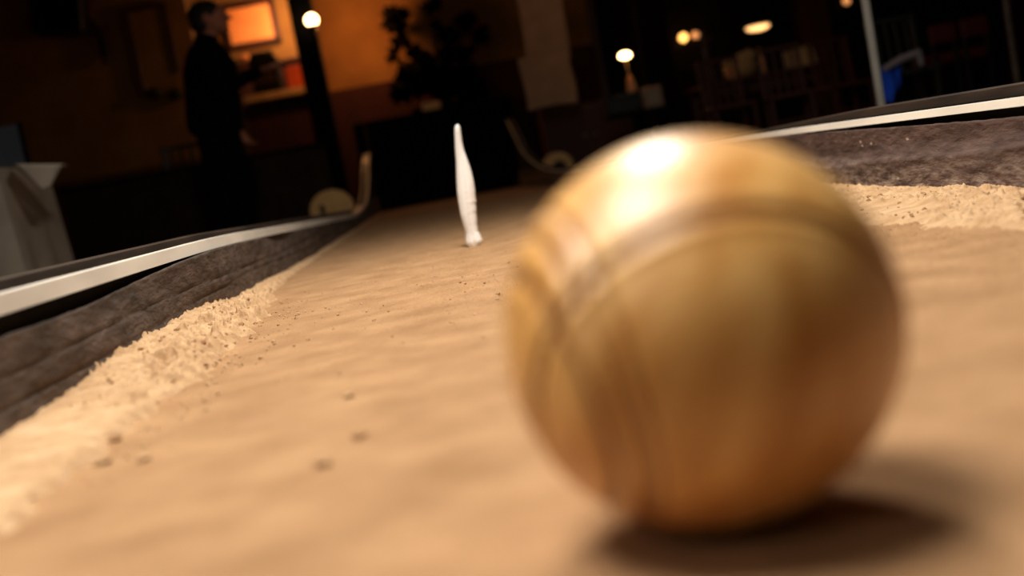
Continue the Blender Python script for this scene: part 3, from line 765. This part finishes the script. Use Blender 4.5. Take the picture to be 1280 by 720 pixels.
o = tr.build('trousers', M_suit, t); remesh(o, .01, 4); o['label'] = 'black trousers'
for s in (-1, 1):
    hp, kn, an = legs[s]; sh_ = MB()
    sh_.capsule(an+Vector((-.035, 0, -.045)), an+Vector((.17, 0, -.055)), .052, .040, sq=(1,1)); sh_.capsule(an+Vector((-.02,0,-.04)), an+Vector((-.01,0,.02)), .05, .052)
    o = sh_.build('shoe', M_blackbox, t); remesh(o, .008, 3)
    for vv in o.data.vertices: vv.co.z = max(vv.co.z, .0)
hr = MB(); hr.ell(Hc+Vector((-.018, 0, .03)), (.098, .086, .105)); hr.ell(Hc+Vector((-.04, 0, -.03)), (.07, .078, .08)); 
o = hr.build('hair', M_hair, t); remesh(o, .008, 3); o['label'] = 'short dark hair'
t.scale = (sc_*1.32, sc_*1.25, sc_)

# ------------------------------------------------------------------ plant behind the backstop
PY2 = 14.3
pb = at(548, 110, PY2)
t = thing('potted_plant', (pb.x, PY2, FZ), 'dark bushy plant with round leaves in a pot behind the backstop', 'plant')
MB().lathe((0,0,0), [(.2,0),(.24,.1),(.30,.55),(.34,1.05),(.36,1.1),(.33,1.1),(.3,1.04)], 28).build('pot', M_pot, t, True)
def leaf(mb, c, d, L, w, roll):
    d = d.normalized(); q = d.to_track_quat('Y', 'Z').to_matrix() @ Matrix.Rotation(roll, 3, 'Y')
    pts = []; n = 8
    for k in range(n+1):
        u = k/n; ww = w*math.sin(math.pi*min(1, u*.92+.04))**.8; zz = -.25*L*u*u
        pts += [q @ Vector((-ww, u*L, zz)), q @ Vector((0, u*L, zz+.15*ww)), q @ Vector((ww, u*L, zz))]
    mb.add([c+p for p in pts], [(3*k+a, 3*k+a+1, 3*k+4+a, 3*k+3+a) for k in range(n) for a in range(2)])
base = Vector((0, 0, 1.15)); T0 = Vector(t.location)
clusters = [((495,24),.20,30),((500,50),.13,10),((492,70),.12,8),((540,8),.14,12),((582,26),.15,20),((600,44),.13,12),((560,45),.14,14),((520,68),.13,12),((565,65),.17,20),((535,85),.2,24),((575,84),.14,12),((508,92),.15,14),((545,32),.10,8),((585,66),.12,10),((515,105),.24,30),((548,100),.26,36),((580,104),.22,28),((530,84),.22,26),((560,84),.22,24),((500,118),.16,14),((600,112),.14,10)]
lf = MB(); st = MB()
for (pp, rr, n) in clusters:
    c = at(*pp, PY2) - T0; c.y += random.uniform(-.12, .12)
    mid = base.lerp(c, .5) + Vector((0, 0, .1)); st.capsule(base, mid, .018, .014, 8, cap=2); st.capsule(mid, c, .014, .008, 8, cap=2)
    for _ in range(n*2):
        d = Vector((random.gauss(0,1), random.gauss(0,.7), random.gauss(.2,1)))
        leaf(lf, c + d.normalized()*rr*.25*random.random(), d, rr*random.uniform(.6,1.0), rr*random.uniform(.22,.36), random.uniform(0, 6))
lf.build('foliage', M_leaf, t, True); st.build('stem', M_leaf, t, True)

# ------------------------------------------------------------------ hanging paper banner
HY = 12.6
a = at(653, -10, HY); b = at(705, 74, HY); c = at(656, 82, HY); d = at(717, 134, HY)
t = thing('hanging_banner', ((a.x+b.x)/2, HY, c.z), 'pale hanging paper banner of two overlapping sheets beyond the lane end', 'banner')
T0 = Vector(t.location)
def sheet(x0, x1, z0, z1, y, amp, name, label=None):
    nx, nz = 14, 20; vs = []
    for k in range(nz+1):
        for i in range(nx+1):
            u = i/nx; w = k/nz; vs.append((x0+(x1-x0)*u + .012*math.sin(w*5), y + amp*math.sin(u*5+w*2) - .05*amp*0, z0+(z1-z0)*w + .01*math.sin(u*4)))
    o = MB().add(vs, [(k*(nx+1)+i, k*(nx+1)+i+1, (k+1)*(nx+1)+i+1, (k+1)*(nx+1)+i) for k in range(nz) for i in range(nx)]).build(name, M_paper, t, True)
    sd = o.modifiers.new('s', 'SOLIDIFY'); sd.thickness = .004
    if label: o['label'] = label
zb = at(690, 134, HY).z; zm = at(685, 70, HY).z
xc_ = at(680, 35, HY).x - T0.x; xc2 = at(686, 108, HY).x - T0.x
sheet(xc_-.235, xc_+.225, zm-T0.z-.06, 3.38-T0.z, 0, .02, 'upper_sheet')
sheet(xc2-.265, xc2+.265, zb-T0.z, zm-T0.z+.02, -.05, .015, 'lower_sheet', 'wider lower sheet')
MB().bar((xc_-.26, 0, 3.37-T0.z), (xc_+.26, 0, 3.37-T0.z), .03).build('hanging_rod', M_darkwood, t)
# reddish / brown low cabinet behind the right strip end
p = at(725, 165, 13.4)
t = thing('low_cabinet', (p.x+.1, 13.6, FZ), 'low dim brown cabinet right of the lane end', 'cabinet')
zt = at(735, 128, 13.4).z - FZ
MB().box((0, 0, zt/2), (1.0, .5, zt), bev=.015).build('cabinet_body', M_darkwood, t)
for sx in (-.24, .24):
    o = MB().box((sx, -.26, zt/2), (.44, .03, zt*.82)).build('door', M_redwood, t)
    MB().ell((sx*.25, -.285, zt*.55), (.02, .02, .02), 12).build('knob', M_pole, o, True)
# dark pillar
p = at(822, 90, 13.0)
t = thing('dark_pillar', (p.x, 13.0, FZ), 'dark wide pillar right of the small candle lamp', 'pillar')
MB().box((0, 0, 1.65), (.30, .3, 3.3), bev=.01).build('pillar_shaft', M_gap, t)
MB().box((0, 0, .1), (.36, .36, .2), bev=.01).build('pillar_base', M_darkwood, t)

# small table with candle lamp, black box and folded white napkin
LY = 11.6
p = at(780, 122, LY)
t = thing('small_table', (p.x+.12, LY, FZ), 'small dark square table behind the top of the ball', 'table')
zt = p.z-FZ-.17
MB().box((0, 0, zt), (.62, .5, .04), bev=.01).build('table_top', M_gap, t)
MB().lathe((0,0,0), [(.2,0),(.2,.02),(.04,.05),(.035,zt-.02)], 20).build('pedestal', M_gap, t, True)
q = at(777, 130, LY); ztab = zt+FZ+.02
t = thing('black_box', (q.x, LY-.05, ztab), 'black box on the small table under the candle lamp', 'box')
MB().box((0, 0, .085), (.34, .22, .17), bev=.012).build('box_body', M_blackbox, t)
MB().box((0, 0, .175), (.35, .23, .015), bev=.005).build('lid', M_blackbox, t)
zb2 = ztab+.185
q = at(780, 70, LY)
t = thing('candle_lamp', (q.x+.01, LY-.05, zb2), 'small glowing oval lamp on a stem above the black box', 'lamp')
hz = q.z - zb2
MB().lathe((0,0,0), [(.045,0),(.05,.03),(.035,.10),(.03,.14),(.012,.16)], 20).build('lamp_base', M_glass, t, True)
MB().bar((0,0,.15), (-.01,0,hz-.02), .012).build('stem', M_tanwood, t)
MB().ell((-.01, 0, hz), (.06, .055, .034), 24).build('lamp_shade', M_bulb, t, True)
q = at(810, 118, LY-.2)
t = thing('napkin_holder', (q.x+.05, LY-.12, ztab), 'pale boxy napkin holder on the small table beside the black box', 'napkin holder')
MB().box((0, 0, .1), (.19, .10, .2), Matrix.Rotation(.1, 3, 'Z'), bev=.01).build('holder_case', M_paper, t)
MB().box((0, -.055, .1), (.12, .01, .12), Matrix.Rotation(.1, 3, 'Z'), bev=.003).build('napkin_stack', M_cloth, t)
o = t
# ------------------------------------------------------------------ right-hand room
for (pp, m_, r, lab) in (((854,47), M_bulb2, .068, 'brighter amber globe light, left of a close pair on the far wall'),
                         ((869,44), M_bulb3, .060, 'dimmer amber globe light, right of a close pair on the far wall'),
                         ((1058,1), M_bulb3, .06, 'dim orange globe light at the top beside the grey pole')):
    q = at(*pp, WY2-.3)
    t = thing('wall_light', (q.x, WY2-.3, q.z), lab, 'light', 'amber globe lights on the far wall')
    MB().ell((0,0,0), (r, r, r), 20).build('globe', m_, t, True)
    MB().bar((0, 0, 0), (0, .29, -.02), .03).build('arm', M_blackbox, t)
    MB().box((0, .285, -.02), (.12, .02, .16)).build('plate', M_darkwood, t)
q = at(947, 34, 16.0)
t = thing('pendant_lamp', (q.x, 16.0, q.z), 'wide oval glowing pendant lamp over the tables at right', 'lamp')
MB().ell((0,0,0), (.16, .16, .05), 30).build('diffuser', M_shade, t, True)
MB().lathe((0,0,0), [(.2,.02),(.21,.035),(.12,.10),(.04,.14),(.02,.17)], 28).build('lamp_shade', M_blackbox, t, True)
MB().bar((0,0,.15), (0,0,3.4-q.z), .012).build('cord', M_blackbox, t)

TX = at(950, 98, 11.4)
t = thing('dining_table', (TX.x, 11.4, FZ), 'long dark red dining table behind the right border', 'table')
zt = at(930, 100, 11.2).z - FZ
MB().box((0, 0, zt), (1.3, .8, .05), bev=.012).build('table_top', M_redwood, t)
MB().box((0, 0, zt-.08), (1.14, .66, .1)).build('apron', M_darkwood, t)
for sx in (-.58, .58):
    for sy in (-.32, .32): MB().box((sx, sy, (zt-.03)/2), (.07, .07, zt-.03)).build('leg', M_darkwood, t)
ztab = zt+FZ+.025
q = at(925, 86, 11.3)
t = thing('bread_basket', (q.x, 11.3, ztab), 'tan basket of folded napkins on the dining table', 'basket')
MB().lathe((0,0,0), [(.12,0),(.15,.05),(.18,.13),(.17,.13),(.14,.06)], 24).build('basket_bowl', M_tanwood, t, True)
for k in range(4):
    MB().box((-.09+.06*k, random.uniform(-.03,.03), .15+.015*k), (.09, .16, .10), Matrix.Rotation(.3*k-.4, 3, 'Y'), bev=.012).build('napkin', M_tanwood, t)
q = at(914, 95, 11.1)
o = MB().lathe((0,0,0), [(.03,0),(.042,.01),(.05,.09),(.047,.11),(.043,.1),(.028,.015)], 20).build('tumbler', M_glass, None, True); o.location = (q.x, 11.08, ztab)
tag(o, 'small amber glass tumbler at the near left of the dining table', 'glass')
q = at(953, 63, 11.4)
o = MB().lathe((0,0,0), [(.035,0),(.036,.14),(.014,.19),(.013,.25),(.016,.255)], 18).build('bottle', M_glass, None, True); o.location = (at(953,80,11.4).x, 11.45, ztab)
tag(o, 'slim amber bottle standing in the middle of the dining table', 'bottle')
q = at(1000, 75, 11.3)
t = thing('menu_card', (q.x, 11.3, ztab), 'tan folded menu card standing on the right of the dining table', 'card')
MB().box((0, -.03, .09), (.28, .006, .19), Matrix.Rotation(-.3, 3, 'X') @ Matrix.Rotation(-.12, 3, 'Y'), bev=.002).build('front_leaf', M_tanwood, t)
MB().box((0, .03, .09), (.28, .006, .19), Matrix.Rotation(.3, 3, 'X') @ Matrix.Rotation(-.12, 3, 'Y'), bev=.002).build('back_leaf', M_tanwood, t)
# chairs in front
ch = None
for k, (px, py, Yc, rz, lab) in enumerate([(912,130,9.8,180,'reddish wooden chair, left of the row before the dining table'),
                                   (985,118,9.6,172,'reddish wooden chair, middle of the row before the dining table'),
                                   (1056,111,9.8,184,'reddish wooden chair just left of the grey pole')]):
    q = at(px, py, Yc)
    if ch is None:
        ch = make_chair('dining_chair', (q.x, Yc, FZ), lab, R(rz), M_redwood, scale=.88, group='chairs before the dining table')
    else: copy_thing(ch, (q.x, Yc, FZ), lab, R(rz), .88)
# narrow brown curtain / column far
q = at(1014, 25, 17.6)
t = thing('brown_column', (q.x, 17.6, FZ), 'dim brown square column far behind the dining table', 'column')
MB().box((0, 0, 1.65), (.42, .42, 3.3), bev=.01).build('column_shaft', M_darkwood, t)
MB().box((0, 0, .12), (.5, .5, .24), bev=.01).build('column_base', M_darkwood, t)
# thin pegged upright, put in to imitate a vague vertical reflection
q = at(886, 110, 10.8)
t = thing('reflection_upright', (q.x+.03, 10.8, FZ), 'dim slender upright put in for a vague vertical reflection right of the dark pillar', 'stand')
MB().lathe((0,0,0), [(.16,0),(.16,.02),(.03,.06),(.02,.3),(.022,.8),(.03,.95),(.02,1.05),(.028,1.1),(.01,1.13)], 18).build('upright_pole', M_darkwood, t, True)
for k in range(4):
    a = k*math.pi/2+.4
    MB().capsule((.02*math.cos(a), .02*math.sin(a), .98), (.11*math.cos(a), .11*math.sin(a), 1.06), .009, .007, 8).build('peg', M_darkwood, t, True)
# grey poles standing behind the right border
def pole(p0, p1, Y, w, label, m_=M_pole):
    a = at(*p1, Y)
    t = thing('pole', (a.x, Y, FZ), label, 'pole')
    b = at(*p0, Y)
    MB().bar((0, 0, 0), (0, 0, 3.38), w, bev=.008).build('pole_shaft', m_, t)
    MB().box((0, 0, .01), (w*3, w*3, .02)).build('base_plate', m_, t)
pole((1082,0), (1102,133), 5.6, .034, 'slim light grey pole rising behind the right border')
pole((1265,40), (1272,105), 6.5, .03, 'dim grey pole at the far right edge', M_plank)
# chair with blue jacket draped over it, and red seat backs
q = at(1128, 110, 7.6)
bc_ = make_chair('black_chair', (q.x+.1, 7.75, FZ), 'black chair wearing a blue jacket beside the grey pole', R(175), M_blackbox, scale=.82)
o = MB(); nx, nz = 16, 18; vs = []
pz = [at(1112, 128, 7.5), at(1140, 62, 7.5)]
zb, zt = pz[0].z, at(1125, 80, 7.5).z
x0 = at(1104, 100, 7.5).x; x1 = at(1127, 90, 7.5).x
for k in range(nz+1):
    for i in range(nx+1):
        u = i/nx; w = k/nz
        xr_ = x1 - (x1-x0)*.5*(1-ss(.0,.45,w))
        vs.append((x0+(xr_-x0)*u, 7.52 + .02*math.sin(u*7+w*3), zb+(zt-zb)*w + .03*u*w))
o.add(vs, [(k*(nx+1)+i, k*(nx+1)+i+1, (k+1)*(nx+1)+i+1, (k+1)*(nx+1)+i) for k in range(nz) for i in range(nx)])
t = thing('jacket', (0, 0, 0), 'blue jacket with a grey sleeve draped beside the grey pole', 'jacket')
t.location = (x0, 7.52, zb)
ob = o.build('jacket_body', M_blue, t, True)
for vv in ob.data.vertices: vv.co -= Vector(t.location)
sd = ob.modifiers.new('s', 'SOLIDIFY'); sd.thickness = .03
sl = MB(); L0 = at(1106, 86, 7.5); L1 = at(1126, 74, 7.5); L2 = at(1148, 66, 7.5); L3 = at(1152, 80, 7.5)
sl.capsule(L0, L1, .022, .026, 14); sl.capsule(L1, L2, .026, .026, 14); sl.capsule(L2, L3, .024, .02, 14)
so = sl.build('sleeve', M_greyc, t, True); so['label'] = 'grey sleeve'
for vv in so.data.vertices: vv.co -= Vector(t.location)
remesh(so, .008, 4)
# red seat backs of two bench seats
for k, ((pa_, pb_), lab) in enumerate([(((1160,30),(1196,54)), 'dark red padded seat back, left one at the upper right'), (((1199,22),(1236,45)), 'dark red padded seat back, right one at the upper right')]):
    Yb = 9.2; a = at(*pa_, Yb); b = at(*pb_, Yb); cx2 = (a.x+b.x)/2; cz = at((pa_[0]+pb_[0])/2, (pa_[1]+pb_[1])/2, Yb).z; w = b.x-a.x
    t = thing('padded_seat', (cx2, Yb, FZ), lab, 'seat', 'red padded seats at right')
    MB().box((0, 0, cz-FZ), (w*.98, .07, .15), bev=.02).build('seat_back', M_redc, t)
    MB().box((0, .24, .45), (w*.98, .45, .09), bev=.02).build('seat_cushion', M_redc, t)
    for sx in (-1, 1):
        MB().bar((sx*w*.42, .0, 0), (sx*w*.42, 0, cz-FZ), .03).build('leg', M_blackbox, t)
        MB().bar((sx*w*.42, .42, 0), (sx*w*.42, .42, .42), .03).build('leg', M_blackbox, t)

# ------------------------------------------------------------------ light
def lamp(kind, name, loc, energy, col, size=.1, target=None, **kw):
    l = bpy.data.lights.new(name, kind); l.energy = energy; l.color = col
    if kind in ('POINT', 'SPOT'): l.shadow_soft_size = size
    if kind == 'AREA': l.size = size
    for k, v_ in kw.items(): setattr(l, k, v_)
    o = bpy.data.objects.new(name, l); C.objects.link(o); o.location = loc
    if target is not None: o.rotation_euler = (Vector(target)-Vector(loc)).to_track_quat('-Z', 'Y').to_euler()
    return o
lamp('AREA', 'lane_light', (-.48, .80, 2.15), 59, (1, .94, .85), 1.0, (-.1, 1.0, 0), shape='DISK')
lamp('AREA', 'far_lane_light', (.35, 3.0, 2.5), 84, (1, .93, .82), .5, (.25, 3.0, 0), shape='DISK')
lamp('AREA', 'front_fill', (-1.35, -.7, 1.7), 9, (1, .88, .70), .9, (.1, .8, .1), shape='DISK')  # weak unseen fill added from front left to lift the ball
lamp('POINT', 'globe_light', (at(390,26,PY).x+.5, PY+.45, at(390,26,PY).z), 40, (1, .45, .14), .1)
lamp('POINT', 'bar_fill', (at(368,40,WY+.6).x, WY+.55, 2.6), 48, (1, .62, .33), .1)  # unseen fill added to brighten the bar recess wall
lamp('POINT', 'room_light_left', (-4.2, 11.0, 2.9), 2, (1, .5, .2), .2)
lamp('POINT', 'room_light_right', (at(947,34,16).x, 15.6, 1.15), 7, (1, .55, .25), .15)
lamp('POINT', 'room_fill_far', (1.5, 11.0, 2.6), 9, (1, .58, .30), .2)  # unseen fill added to lift the end blocks and far lane
lamp('POINT', 'lane_end_fill', (.3, 8.2, 1.5), 2.2, (1, .66, .36), .15)  # small unseen fill added so the end blocks show
lamp('POINT', 'room_fill_side', (3.2, 6.2, 3.0), 12, (1, .75, .6), .2)  # unseen fill added to bring out the grey pole side
w = bpy.data.worlds.new('world'); scn.world = w; w.use_nodes = True
bg = w.node_tree.nodes['Background']; bg.inputs[0].default_value = (1, .8, .65, 1); bg.inputs[1].default_value = .01
scn.view_settings.view_transform = 'Standard'
scn.view_settings.look = 'None'
scn.view_settings.exposure = .2
scn.view_settings.gamma = .88
